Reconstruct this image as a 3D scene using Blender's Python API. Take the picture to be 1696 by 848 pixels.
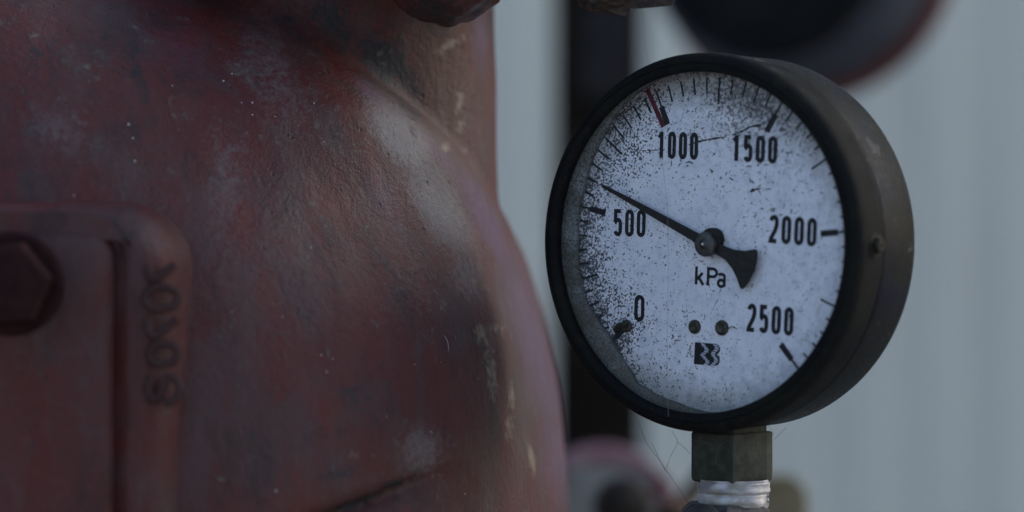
import bpy, bmesh, math, random
import numpy as np
from mathutils import Vector
R = math.radians
for o in list(bpy.data.objects): bpy.data.objects.remove(o)
random.seed(7); np.random.seed(7)

# ------------------------------------------------------------------ camera, sky, sun, exposure
U = 0.00016            # one unit of measurement on the gauge = 0.16 mm
D = 4712.0             # camera to focal plane, in those units
H = 1.10               # height of the lens above the ground, m
scene = bpy.context.scene
cam_data = bpy.data.cameras.new('camera'); cam = bpy.data.objects.new('camera', cam_data)
scene.collection.objects.link(cam); scene.camera = cam
cam.location = (0, -D*U, H); cam.rotation_euler = (R(90), 0, 0)
cam_data.sensor_width = 36; cam_data.lens = 100
cam_data.clip_start = 0.01; cam_data.clip_end = 200
cam_data.dof.use_dof = True; cam_data.dof.focus_distance = D*U + 0.005; cam_data.dof.aperture_fstop = 5.2

SUN = Vector((0.73, 0.49, 0.48)).normalized()
world = bpy.data.worlds.new('World'); scene.world = world; world.use_nodes = True
wn = world.node_tree; bg = wn.nodes['Background']
sky = wn.nodes.new('ShaderNodeTexSky'); sky.sky_type = 'NISHITA'; sky.sun_disc = False
sky.sun_elevation = math.asin(SUN.z); sky.sun_rotation = math.atan2(SUN.x, SUN.y)
sky.air_density = 1.0; sky.dust_density = 2.6; sky.ozone_density = 1.0
wn.links.new(sky.outputs[0], bg.inputs[0]); bg.inputs[1].default_value = 0.10
sl = bpy.data.lights.new('sun', 'SUN'); sun = bpy.data.objects.new('sun', sl); scene.collection.objects.link(sun)
sl.energy = 1.15; sl.angle = R(30); sl.color = (1.0, 0.99, 0.99)
sun.rotation_euler = SUN.to_track_quat('Z', 'Y').to_euler()
scene.render.engine = 'CYCLES'
scene.view_settings.view_transform = 'Standard'; scene.view_settings.look = 'None'
scene.view_settings.exposure = 1.36; scene.view_settings.gamma = 1.0
scene.view_settings.use_curve_mapping = False

# ------------------------------------------------------------------ helpers
C = scene.collection
def W(px, py, y=0.0):
    """a point seen at (px, py) of the photograph, y units behind the focal plane; in units"""
    s = (D+y)/D
    return np.array([(px-848)*s, y, (424-py)*s])
def world_pts(v):
    v = np.asarray(v, float).reshape(-1, 3)*U
    v[:, 2] += H
    return v
def thing(name, label, cat, loc, group=None):
    o = bpy.data.objects.new(name, None); C.objects.link(o)
    o.empty_display_size = 0.02
    o.location = loc; o['label'] = label; o['category'] = cat
    if group: o['group'] = group
    return o
def root_loc(p):
    l = Vector((0, 0, 0))
    while p: l += p.location; p = p.parent
    return l
def mesh(name, v, f, mat, parent=None, smooth=True, sharp=35, metres=False, label=None, kind=None):
    v = np.asarray(v, float).reshape(-1, 3) if metres else world_pts(v)
    if parent is not None: v = v - np.array(root_loc(parent))
    me = bpy.data.meshes.new(name)
    me.from_pydata(v.tolist(), [], [tuple(int(i) for i in q) for q in f]); me.update()
    bm = bmesh.new(); bm.from_mesh(me); bmesh.ops.recalc_face_normals(bm, faces=bm.faces)
    bm.to_mesh(me); bm.free()
    if smooth:
        me.shade_smooth()
        if sharp: me.set_sharp_from_angle(angle=R(sharp))
    me.materials.append(mat)
    o = bpy.data.objects.new(name, me); C.objects.link(o)
    if parent is not None: o.parent = parent
    if label: o['label'] = label
    if kind: o['kind'] = kind
    return o
def tag(o, label, cat, group=None, kind=None):
    o['label'] = label; o['category'] = cat
    if group: o['group'] = group
    if kind: o['kind'] = kind
    return o
def lathe(profile, centre, ax, n=96, cap0=False, cap1=False, wob=None):
    """profile [(s, r)] turned about ax from centre"""
    ax = np.asarray(ax, float); ax = ax/np.linalg.norm(ax)
    t = np.array([0, 0, 1.0]) if abs(ax[2]) < .9 else np.array([1.0, 0, 0])
    a = np.cross(t, ax); a /= np.linalg.norm(a); b = np.cross(ax, a)
    v = []; f = []
    for s, r in profile:
        for k in range(n):
            th = 2*math.pi*k/n
            rr = r if wob is None else r+wob(s, r, th)
            v.append(centre+ax*s+rr*(math.cos(th)*a+math.sin(th)*b))
    for i in range(len(profile)-1):
        for k in range(n):
            k2 = (k+1) % n
            f.append((i*n+k, i*n+k2, (i+1)*n+k2, (i+1)*n+k))
    if cap0: f.append(tuple(range(n-1, -1, -1)))
    if cap1: f.append(tuple((len(profile)-1)*n+k for k in range(n)))
    return np.array(v), f
def prism(poly, to3d, h0, h1):
    """flat polygon (2-D) raised from h0 to h1; to3d(x, y, h)"""
    n = len(poly)
    v = [to3d(x, y, h0) for x, y in poly]+[to3d(x, y, h1) for x, y in poly]
    f = [tuple(range(n)), tuple(range(2*n-1, n-1, -1))]+[(k, (k+1) % n, n+(k+1) % n, n+k) for k in range(n)]
    return v, f
def loops(rings, cap_end=True, cap_start=False):
    n = len(rings[0]); v = [p for r in rings for p in r]; f = []
    for i in range(len(rings)-1):
        for k in range(n):
            k2 = (k+1) % n; f.append((i*n+k, i*n+k2, (i+1)*n+k2, (i+1)*n+k))
    if cap_end: f.append(tuple((len(rings)-1)*n+k for k in range(n)))
    if cap_start: f.append(tuple(range(n-1, -1, -1)))
    return v, f
def tube(pts, rad, n=8, closed=False):
    pts = [np.asarray(p, float) for p in pts]; m = len(pts); v = []; f = []
    rad = rad if hasattr(rad, '__len__') else [rad]*m
    for i, p in enumerate(pts):
        a = pts[(i+1) % m] if (closed or i < m-1) else p
        b = pts[i-1] if (closed or i > 0) else p
        t = a-b; t = t/(np.linalg.norm(t)+1e-9)
        q = np.array([0, 1.0, 0]) if abs(t[1]) < .9 else np.array([1.0, 0, 0])
        u = np.cross(q, t); u /= np.linalg.norm(u); w = np.cross(t, u)
        for k in range(n):
            th = 2*math.pi*k/n; v.append(p+rad[i]*(math.cos(th)*u+math.sin(th)*w))
    for i in range(m if closed else m-1):
        for k in range(n):
            k2 = (k+1) % n; j = (i+1) % m
            f.append((i*n+k, i*n+k2, j*n+k2, j*n+k))
    if not closed:
        f.append(tuple(range(n-1, -1, -1))); f.append(tuple((m-1)*n+k for k in range(n)))
    return v, f
def smooth_path(pts, k=6, closed=False):
    pts = [np.asarray(p, float) for p in pts]; m = len(pts); out = []
    for i in range(m if closed else m-1):
        g = (lambda j: pts[j % m]) if closed else (lambda j: pts[min(max(j, 0), m-1)])
        p0, p1, p2, p3 = g(i-1), g(i), g(i+1), g(i+2)
        for j in range(k):
            t = j/k
            out.append(.5*((2*p1)+(-p0+p2)*t+(2*p0-5*p1+4*p2-p3)*t*t+(-p0+3*p1-3*p2+p3)*t**3))
    if not closed: out.append(pts[-1])
    return out

# ------------------------------------------------------------------ material helpers
class M:
    def __init__(s, name):
        s.m = bpy.data.materials.new(name); s.m.use_nodes = True; s.t = s.m.node_tree; s.n = s.t.nodes
        s.b = s.n['Principled BSDF']; s.tc = s.n.new('ShaderNodeTexCoord'); s.co = s.tc.outputs['Object']
    def link(s, a, b): s.t.links.new(a, b)
    def mapping(s, scale=(1, 1, 1), rot=(0, 0, 0), loc=(0, 0, 0)):
        n = s.n.new('ShaderNodeMapping'); s.link(s.co, n.inputs[0])
        n.inputs['Scale'].default_value = scale; n.inputs['Rotation'].default_value = rot; n.inputs['Location'].default_value = loc
        return n.outputs[0]
    def noise(s, scale, detail=4, rough=.55, co=None, dist=0.0):
        n = s.n.new('ShaderNodeTexNoise'); s.link(co or s.co, n.inputs['Vector'])
        n.inputs['Scale'].default_value = scale; n.inputs['Detail'].default_value = detail
        n.inputs['Roughness'].default_value = rough; n.inputs['Distortion'].default_value = dist
        return n.outputs[0]
    def voro(s, scale, co=None, feat='F1', rnd=1.0):
        n = s.n.new('ShaderNodeTexVoronoi'); n.feature = feat; s.link(co or s.co, n.inputs['Vector'])
        n.inputs['Scale'].default_value = scale; n.inputs['Randomness'].default_value = rnd
        return n.outputs['Distance']
    def ramp(s, fac, stops):
        n = s.n.new('ShaderNodeValToRGB'); s.link(fac, n.inputs[0]); e = n.color_ramp.elements
        while len(e) < len(stops): e.new(.5)
        for el, (p, c) in zip(e, stops):
            el.position = p; el.color = (c, c, c, 1) if not hasattr(c, '__len__') else (*c, 1)
        return n.outputs[0]
    def math(s, op, a, b=None, c=None):
        n = s.n.new('ShaderNodeMath'); n.operation = op
        for i, x in enumerate((a, b, c)):
            if x is None: continue
            if hasattr(x, 'links'): s.link(x, n.inputs[i])
            else: n.inputs[i].default_value = x
        return n.outputs[0]
    def mix(s, fac, a, b, mode='MIX'):
        n = s.n.new('ShaderNodeMix'); n.data_type = 'RGBA'; n.blend_type = mode
        for i, x in ((0, fac), (6, a), (7, b)):
            if hasattr(x, 'links'): s.link(x, n.inputs[i])
            elif hasattr(x, '__len__'): n.inputs[i].default_value = (*x, 1)
            else: n.inputs[i].default_value = x
        return n.outputs[2]
    def attr(s, name):
        n = s.n.new('ShaderNodeAttribute'); n.attribute_name = name; return n.outputs['Fac']
    def bump(s, h, dist, strength=1.0, prev=None):
        n = s.n.new('ShaderNodeBump'); s.link(h, n.inputs['Height']); n.inputs['Distance'].default_value = dist
        n.inputs['Strength'].default_value = strength
        if prev: s.link(prev, n.inputs['Normal'])
        return n.outputs[0]
    def done(s, col=None, rough=None, normal=None, metal=None, spec=None):
        for k, x in (('Base Color', col), ('Roughness', rough), ('Normal', normal), ('Metallic', metal), ('Specular IOR Level', spec)):
            if x is None: continue
            if hasattr(x, 'links'): s.link(x, s.b.inputs[k])
            elif hasattr(x, '__len__'): s.b.inputs[k].default_value = (*x, 1)
            else: s.b.inputs[k].default_value = x
        return s.m

def simple(name, c0, c1, rough, scale=600, bump=.0001, metal=0., lo=.4, hi=.65, spec=.5):
    m = M(name); n = m.noise(scale, 6, .6); n2 = m.noise(scale*5, 3, .6)
    col = m.mix(m.ramp(n, [(lo, 0.), (hi, 1.)]), c0, c1)
    return m.done(col, rough, m.bump(m.math('ADD', n, m.math('MULTIPLY', n2, .4)), bump), metal, spec)

def make_red(name, use_attr):
    m = M(name)
    big = m.noise(28, 5, .6, m.mapping((1, 1, .55)))
    mid = m.noise(95, 6, .62, m.mapping((1, 1, .5), loc=(3, 1, 2)))
    fine = m.noise(480, 5, .65); grit = m.noise(1900, 3, .6)
    cl = m.noise(45, 7, .68, m.mapping((1, 1, .6), loc=(5, 7, 1)), .4)
    dk = m.noise(85, 8, .72, m.mapping((1, 1, .45), loc=(9, 4, 1)), .3)
    vs = m.noise(70, 5, .6, m.mapping((1.6, 1, .16), loc=(2, 3, 8)))
    col = m.mix(m.ramp(big, [(.3, 0.), (.7, 1.)]), (.108, .016, .013), (.058, .012, .011))
    col = m.mix(m.math('MULTIPLY', m.ramp(cl, [(.47, 0.), (.60, 1.)]), .62), col, (.056, .036, .037))
    col = m.mix(m.math('MULTIPLY', m.ramp(vs, [(.5, 0.), (.7, 1.)]), .3), col, (.072, .045, .047))
    col = m.mix(m.math('MULTIPLY', m.ramp(dk, [(.53, 0.), (.66, 1.)]), .75), col, (.020, .012, .012))
    col = m.mix(m.math('MULTIPLY', m.ramp(mid, [(.58, 0.), (.72, 1.)]), .45), col, (.095, .070, .070))
    col = m.mix(m.math('MULTIPLY', m.ramp(fine, [(.56, 0.), (.72, 1.)]), .3), col, (.08, .06, .058))
    col = m.mix(m.math('MULTIPLY', m.ramp(grit, [(.56, 0.), (.68, 1.)]), .35), col, (.02, .012, .012))
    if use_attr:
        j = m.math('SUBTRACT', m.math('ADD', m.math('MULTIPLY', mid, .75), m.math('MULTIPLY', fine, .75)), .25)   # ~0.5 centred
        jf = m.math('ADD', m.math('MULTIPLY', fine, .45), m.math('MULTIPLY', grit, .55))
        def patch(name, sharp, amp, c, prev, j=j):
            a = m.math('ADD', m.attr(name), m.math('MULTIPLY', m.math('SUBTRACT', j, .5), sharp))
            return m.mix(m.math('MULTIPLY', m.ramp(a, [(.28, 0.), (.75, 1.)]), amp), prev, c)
        col = patch('chalk_sheen', 1.1, .45, (.135, .128, .130), col); col = patch('chalk_sheen', 1.3, .6, (.19, .18, .18), col, jf)
        col = patch('sky_sheen', .9, .75, (.115, .065, .125), col, jf)
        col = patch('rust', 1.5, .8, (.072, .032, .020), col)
        col = patch('grime_shade', 2.6, .95, (.014, .014, .017), col)
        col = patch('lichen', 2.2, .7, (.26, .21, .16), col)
    pits = m.voro(330, m.mapping((1, 1, .75)))
    pit = m.math('MULTIPLY', m.ramp(pits, [(.05, 1.), (.2, 0.)]), m.ramp(m.noise(130, 2), [(.50, 0.), (.60, 1.)]))
    col = m.mix(pit, col, (.02, .014, .012))
    hgt = m.math('ADD', m.math('MULTIPLY', fine, .8), m.math('MULTIPLY', grit, .5))
    hgt = m.math('SUBTRACT', hgt, m.math('MULTIPLY', pit, .5))
    nb = m.bump(mid, .0020, .5); nb = m.bump(hgt, .00055, .9, nb)
    rough = m.ramp(mid, [(.3, .40), (.7, .60)])
    return m.done(col, rough, nb, 0., .36)
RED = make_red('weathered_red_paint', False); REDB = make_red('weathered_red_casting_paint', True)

# ------------------------------------------------------------------ the setting: ground and metal-clad wall
ground_mat = simple('concrete', (.22, .21, .20), (.32, .31, .30), .9, 12, .002)
g = mesh('ground', [(-40, -40, 0), (40, -40, 0), (40, 40, 0), (-40, 40, 0)], [(0, 1, 2, 3)], ground_mat, metres=True, smooth=False)
g['kind'] = 'structure'
wm = M('pale_grey_cladding_paint')
wcol = m_ = wm.mix(wm.ramp(wm.noise(3, 5, .65, wm.mapping((3, 1, .5))), [(.3, 0.), (.7, 1.)]), (.61, .60, .54), (.74, .72, .64))
wall_mat = wm.done(wcol, .55, wm.bump(wm.noise(200, 3), .0003))
prof = []; x = -3.0; P = 0.056
while x < 3.0:
    prof += [(x, 0), (x+.022, 0), (x+.028, .007), (x+.050, .007)]; x += P
yw = 1.5
v = [(a, yw-b, z) for z in (0.05, 3.2) for a, b in prof]+[(a, yw+.06, z) for z in (.05, 3.2) for a in (prof[0][0], prof[-1][0])]
n = len(prof); f = [(k, k+1, n+k+1, n+k) for k in range(n-1)]+[(2*n, 2*n+1, 2*n+3, 2*n+2), (0, n, 2*n+2, 2*n), (n-1, 2*n-1, 2*n+3, 2*n+1)]
wl = mesh('corrugated_wall', v, f, wall_mat, metres=True, smooth=False)
tag(wl, 'pale grey ribbed metal wall, blurred, filling the background', 'wall')

# ------------------------------------------------------------------ blurred things behind
def lin_box(name, px0, px1, y, z0, z1, depth, mat, parent=None, bev=.004):
    s = (D+y)/D*U; x0, x1 = (px0-848)*s, (px1-848)*s; yy = y*U
    bm = bmesh.new(); bmesh.ops.create_cube(bm, size=1)
    for q in bm.verts:
        q.co = Vector(((x0+x1)/2+q.co.x*(x1-x0), yy+depth/2+q.co.y*depth, (z0+z1)/2+q.co.z*(z1-z0)))
    bmesh.ops.bevel(bm, geom=bm.edges[:], offset=bev, segments=2, affect='EDGES', profile=.6)
    vv = [tuple(q.co) for q in bm.verts]; ff = [[q.index for q in fc.verts] for fc in bm.faces]; bm.free()
    return mesh(name, vv, ff, mat, parent, metres=True)
navy = simple('dark_navy_paint', (.010, .008, .006), (.022, .018, .014), .9, 12, spec=.04)
navy2 = simple('faded_blue_paint', (.020, .019, .022), (.034, .032, .034), .7, 90, spec=.1)
post = thing('steel_post', 'blurred dark navy post standing between red casting and gauge', 'post', (W(1000, 424, 5200)[0]*U, 5200*U, 0))
lin_box('upright', 918, 1068, 5200, 0.0, 2.6, .05, navy, post)
lin_box('clamp_plate', 968, 1050, 4900, H+.085, H+.135, .03, navy2, post)
lin_box('base_plate', 900, 1095, 5100, 0.0, 0.012, .12, navy, post)

# large flanged drum, blurred, at the top
black = simple('matt_black_lining', (.010, .010, .010), (.016, .016, .016), .9, 60, spec=.05)
steel_blue = simple('dull_blue_grey_steel', (.045, .048, .065), (.065, .07, .09), .7, 50, spec=.2)
redrim = simple('dark_red_rim_paint', (.10, .020, .012), (.15, .035, .02), .5, 50)
yD = 3400; cD = W(1262, -116, yD); axD = np.array([.42, .90, -.02]); axD /= np.linalg.norm(axD); sD = (D+yD)/D
drum = thing('flanged_pipe', 'big blurred dark flanged pipe end with red rim above the gauge', 'pipe', tuple(world_pts(cD)[0]))
v, f = lathe([(40, 0.1), (40, 188*sD), (0, 196*sD), (0, 205*sD), (60, 214*sD)], cD, axD, 64); mesh('lining', v, f, black, drum)
v, f = lathe([(60, 214*sD), (90, 232*sD), (200, 246*sD), (330, 250*sD)], cD, axD, 64); mesh('barrel', v, f, steel_blue, drum)
v, f = lathe([(330, 249*sD), (335, 268*sD), (345, 272*sD), (400, 272*sD), (410, 266*sD), (410, 40)], cD, axD, 64, cap1=True); mesh('rim', v, f, redrim, drum)
lin_box('support_arm', 1180, 1290, 4200, H+.20, 3.0, .05, navy, drum)

# pink-red pipe flange and small fittings, blurred, at the bottom
pinkred = simple('faded_red_paint', (.20, .05, .06), (.42, .27, .30), .45, 30)
greyface = simple('grey_gasket_face', (.24, .235, .21), (.34, .33, .30), .6, 30)
brown = simple('brown_rusted_iron', (.014, .012, .008), (.04, .025, .014), .8, 120)
olive = simple('olive_brass', (.15, .12, .055), (.22, .18, .095), .55, 60)
yF = 2500; cF = W(1002, 866, yF); sF = (D+yF)/D; axF = np.array([-.15, .97, -.2]); axF /= np.linalg.norm(axF)
fl = thing('pipe_flange', 'blurred faded red pipe flange with pale grey face low behind the gauge', 'flange', tuple(world_pts(cF)[0]))
v, f = lathe([(0, 98*sF), (-8, 106*sF), (-8, 124*sF), (4, 132*sF), (70, 132*sF), (80, 124*sF), (80, 60*sF), (7000, 60*sF)], cF, axF, 64); mesh('rim', v, f, pinkred, fl)
v, f = lathe([(2, 0.1), (2, 100*sF)], cF, axF, 64); mesh('gasket_face', v, f, greyface, fl)
for k, (px, py) in enumerate([(955, 775), (1072, 790)]):
    c = W(px, py, yF-60); v, f = lathe([(0, .1), (0, 15), (10, 18), (50, 18)], c, axF, 6); mesh('bolt', v, f, greyface, fl, smooth=False)
yK = 1900; kb = thing('valve_knob', 'blurred dark brown round valve knob at the bottom beside the casting', 'valve', tuple(world_pts(W(1030, 850, yK))[0]))  # a round valve knob with its stem
v, f = lathe([(-40, .1), (-34, 34), (-20, 56), (10, 68), (50, 62), (70, 30), (140, 26), (300, 26)], W(1030, 836, yK), (0.05, 1, -.25), 48)
mesh('grip', v, f, brown, kb)
v, f = lathe([(-6300, 30), (20, 30), (26, 18), (90, 16)], W(1030, 1010, yK+60), (0, 0, 1), 32, cap0=True); mesh('stem', v, f, brown, kb)
orange = simple('orange_brown_rust', (.10, .045, .02), (.16, .09, .05), .8, 120)
nut = thing('rusty_nut', 'blurred orange brown rusty nut just left of the gauge stem', 'nut', tuple(world_pts(W(1108, 850, 1700))[0]))
v, f = lathe([(-6, 30), (0, 46), (50, 46), (56, 40)], W(1112, 862, 1700), (.2, 1, 0.1), 6, cap0=True, cap1=True); mesh('hex_body', v, f, orange, nut, smooth=False)
v, f = lathe([(-40, 20), (-34, 26), (7600, 26)], W(1112, 862, 1700), (.2, 1, .1), 24, cap0=True, cap1=True); mesh('stud', v, f, brown, nut)
vb = thing('valve_block', 'blurred olive brass block low on the right of the gauge stem', 'valve', tuple(world_pts(W(1310, 1000, 2000))[0]))
s2 = (D+2000)/D
lin_box('block', 1210, 1342, 2000, H+(424-1150)*s2*U, H+(424-802)*s2*U, .035, olive, vb, bev=.006)
lin_box('stand_pipe', 1245, 1300, 2040, 0, H+(424-1148)*s2*U, .02, olive, vb, bev=.002)
lin_box('cap', 1232, 1322, 2030, H+(424-803)*s2*U, H+(424-795)*s2*U, .025, olive, vb, bev=.0015)

# ------------------------------------------------------------------ the red casting: one surface from smooth-joined solids
p_ = 2.5
CX, CY, CZ, SA, SB, SC = -640., 790., -1286., 757., 1110., 1650.
NX, NY, NR = -298., 455., 275.
def smin(a, b, k):
    h = np.clip(.5+.5*(b-a)/k, 0, 1); return b*(1-h)+a*h-k*h*(1-h)
def seg(x, y, z, A, B, r0, r1):
    A = np.array(A, float); B = np.array(B, float); d = B-A; L = d@d
    t = np.clip(((x-A[0])*d[0]+(y-A[1])*d[1]+(z-A[2])*d[2])/L, 0, 1)
    return np.sqrt((x-A[0]-t*d[0])**2+(y-A[1]-t*d[1])**2+(z-A[2]-t*d[2])**2)-(r0+(r1-r0)*t)
def sdf(x, y, z):
    # a barrel with a rounded shoulder; towards the neck the shoulder is shallower and nearer
    def sst(t): t = np.clip(t, 0, 1); return t*t*(3-2*t)
    t = sst((z+80)/330)*sst((x+760)/520)
    cy = CY+(275-CY)*t; kk = 1+(.38-1)*t
    ze = z-.50*90*np.logaddexp(0, -(x+260)/90)
    e = (np.abs((x-CX)/SA)**p_+np.abs((y-cy)/(SB*kk))**p_+np.abs((ze-CZ)/np.where(ze > CZ, SC, 420.))**5+1e-9)**(1/p_)
    d = (e-1)*700*(.6+.4*kk)
    r = np.sqrt((x-NX)**2+(y-NY)**2)-(NR-np.clip(z, 0, 400)*.02)
    neck = np.maximum(r, -(z+500))
    d = smin(d, neck, 8.+70.*np.clip((-160-x)/250, 0, 1))
    fr = np.sqrt((x-NX)**2+(y-NY)**2)-432                     # flange on top of the neck
    fl_ = np.maximum(fr, 530-z)
    d = smin(d, fl_, 60.)
    # lobed lug hanging under the flange edge
    A = W(735, -60, 30); q = np.sqrt(((x-A[0])/112)**2+((y-A[1])/150)**2+((z-A[2])/99)**2); lug = (q-1)*105
    d = smin(d, lug, 35.)
    d = np.maximum(d, z-610); d = np.maximum(d, -z-1600)
    foot = np.maximum(np.sqrt((x-CX)**2+(y-CY)**2)-330, z+1200)
    d = smin(d, foot, 120.)
    return d
vox = 10.0
lo = np.array([-1440., -460., -1720.]); hi = np.array([150., 2040., 630.])
nx, ny, nz = ((hi-lo)/vox).astype(int)+1
gx = (lo[0]+vox*np.arange(nx)).astype(np.float32); gy = (lo[1]+vox*np.arange(ny)).astype(np.float32); gz = (lo[2]+vox*np.arange(nz)).astype(np.float32)
F = np.empty((nx, ny, nz), np.float32)
for i in range(nx):
    F[i] = sdf(gx[i], gy[:, None], gz[None, :])
F[0] = F[-1] = np.maximum(F[0], 5); F[:, :, 0] = np.maximum(F[:, :, 0], 5)
S = F < 0
cell = np.zeros((nx-1, ny-1, nz-1), np.int8)
for a in (0, 1):
    for b in (0, 1):
        for c in (0, 1): cell += S[a:nx-1+a, b:ny-1+b, c:nz-1+c]
act = (cell > 0) & (cell < 8); idx = -np.ones(act.shape, np.int64)
cc = np.argwhere(act); idx[act] = np.arange(len(cc))
V = lo+vox*(cc+.5)
def grad(V):
    e = 1.5; g = np.empty_like(V)
    for k in range(3):
        d = np.zeros(3); d[k] = e
        g[:, k] = (sdf(*(V+d).T)-sdf(*(V-d).T))/(2*e)
    return g
for _ in range(4):
    val = sdf(*V.T); gr = grad(V); step = (val/np.maximum((gr**2).sum(1), .05))[:, None]*gr
    ln = np.linalg.norm(step, axis=1, keepdims=True); step *= np.minimum(1, 8/np.maximum(ln, 1e-6)); V = V-step
FQ = []
for ax in range(3):
    sl0 = [slice(None)]*3; sl1 = [slice(None)]*3; sl0[ax] = slice(0, -1); sl1[ax] = slice(1, None)
    cr = np.argwhere(S[tuple(sl0)] != S[tuple(sl1)])
    b, c = [(1, 2), (2, 0), (0, 1)][ax]
    ok = (cr[:, b] > 0) & (cr[:, c] > 0) & (cr[:, b] < F.shape[b]-1) & (cr[:, c] < F.shape[c]-1); cr = cr[ok]
    q = []
    for db, dc in ((0, 0), (1, 0), (1, 1), (0, 1)):
        t = cr.copy(); t[:, b] -= db; t[:, c] -= dc; q.append(idx[t[:, 0], t[:, 1], t[:, 2]])
    FQ.append(np.stack(q, 1))
FQ = np.concatenate(FQ); FQ = FQ[(FQ >= 0).all(1)]
N = grad(V); N /= np.linalg.norm(N, axis=1, keepdims=True)+1e-9
sc = (D+V[:, 1])/D; PX = 848+V[:, 0]/sc; PY = 424-V[:, 2]/sc; front = V[:, 1] < 900
# a folded seam low on the front: everything just below the line sits back under a lip
def seam(A, B, depth, w):
    A = np.array(A, float); B = np.array(B, float); d = B-A; L = np.linalg.norm(d); d /= L; nrm = np.array([-d[1], d[0]])
    t = ((PX-A[0])*d[0]+(PY-A[1])*d[1])/L; s = (PX-A[0])*nrm[0]+(PY-A[1])*nrm[1]
    env = np.clip(t, 0, 1)*np.clip((1-t)*3.0, 0, 1)**.7*(t > 0)
    env = np.where(t < .35, 1.0*np.clip(t+.5, 0, 1), env/np.maximum(.35, t)*.85) if False else np.clip(1.25-t*1.1, 0, 1)*(t > -2)
    return np.where(s > 0, depth*np.exp(-s/w), depth*np.exp(s/7.0))*env
sm = seam((520, 866), (750, 776), 62, 45)*(PX < 790)*(PX > 150)
rngn = np.zeros(len(V))
for k in range(26):                                           # uneven casting surface, 0.05 to 0.4 mm
    kv = np.random.normal(size=3); kv /= np.linalg.norm(kv); wl_ = np.random.uniform(70, 330)
    rngn += np.sin(V@kv*2*math.pi/wl_+np.random.uniform(0, 6.28))*wl_*.0016
lugm = np.exp(-((PX-745)/95)**4-((PY+20)/75)**4)*(V[:, 1] < 200)
for k in range(14):
    kv = np.random.normal(size=3); kv /= np.linalg.norm(kv); rngn += lugm*np.sin(V@kv*2*math.pi/np.random.uniform(28, 70)+np.random.uniform(0, 6.28))*1.5
V = V-N*(sm*front)[:, None]+N*rngn[:, None]
pump = thing('pump_casing', 'large weathered dark red cast iron casing filling the left half', 'pump', tuple(world_pts((CX, CY, 0))[0]*[1, 1, 0]))
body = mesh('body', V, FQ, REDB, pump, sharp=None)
me = body.data
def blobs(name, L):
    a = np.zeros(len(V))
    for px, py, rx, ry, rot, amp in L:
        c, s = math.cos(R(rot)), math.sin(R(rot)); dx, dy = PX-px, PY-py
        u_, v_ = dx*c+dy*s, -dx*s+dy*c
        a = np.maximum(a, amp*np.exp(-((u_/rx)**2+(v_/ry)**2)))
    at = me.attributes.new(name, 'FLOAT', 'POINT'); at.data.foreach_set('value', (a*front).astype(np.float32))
blobs('chalk_sheen', [(665, 225, 90, 40, 52, .95), (728, 335, 125, 46, 62, .8), (775, 455, 70, 40, 70, .5), (450, 120, 190, 80, 70, .40), (375, 290, 130, 60, 85, .40),  # chalky paint, plus the shoulder's light sheen put into the colour
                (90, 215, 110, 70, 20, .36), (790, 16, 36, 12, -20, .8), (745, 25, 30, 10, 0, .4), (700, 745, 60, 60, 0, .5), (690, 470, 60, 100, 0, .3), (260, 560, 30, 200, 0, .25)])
blobs('sky_sheen', [(612, 152, 46, 16, 45, .6), (735, 260, 60, 16, 48, .8), (800, 360, 130, 24, 62, .9), (880, 560, 240, 40, 72, .7), (925, 760, 120, 40, 85, .6), (300, 90, 120, 60, 40, .35), (795, 60, 20, 70, 0, .7), (640, 330, 120, 40, 60, .4)])  # sky reflection along crest and right edge, painted into the colour
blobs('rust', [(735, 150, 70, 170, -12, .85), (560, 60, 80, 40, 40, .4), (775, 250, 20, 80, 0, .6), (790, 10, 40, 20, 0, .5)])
blobs('grime_shade', [(630, 100, 100, 34, 50, .95), (672, 130, 26, 80, -18, .8), (560, 40, 120, 36, 40, .6), (225, 120, 22, 80, -12, .6), (50, 110, 50, 50, 0, .5), (600, 650, 60, 60, 0, .5), (560, 715, 50, 10, -10, .6),  # grime, plus painted shade in the crease above the crest and along the seam
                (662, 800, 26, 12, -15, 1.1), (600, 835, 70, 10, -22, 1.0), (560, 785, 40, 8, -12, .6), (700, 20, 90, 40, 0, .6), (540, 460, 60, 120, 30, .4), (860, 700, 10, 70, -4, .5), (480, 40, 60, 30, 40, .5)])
blobs('lichen', [(762, 168, 7, 24, 8, .8), (765, 208, 8, 14, 0, .85), (742, 75, 26, 7, -30, .7), (737, 245, 8, 8, 0, .7), (820, 545, 20, 16, 0, .55), (795, 552, 10, 16, 0, .6),
                 (815, 620, 14, 50, -8, .6), (848, 650, 7, 34, -4, .75), (842, 700, 9, 30, 0, .6), (880, 765, 6, 28, -12, .6), (770, 60, 22, 10, -20, .45),
                 (590, 750, 12, 10, 0, .45), (786, 470, 6, 14, 0, .5), (60, 60, 8, 6, 0, .4), (226, 42, 10, 6, 0, .5), (770, 250, 5, 9, 0, .7)])

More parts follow.
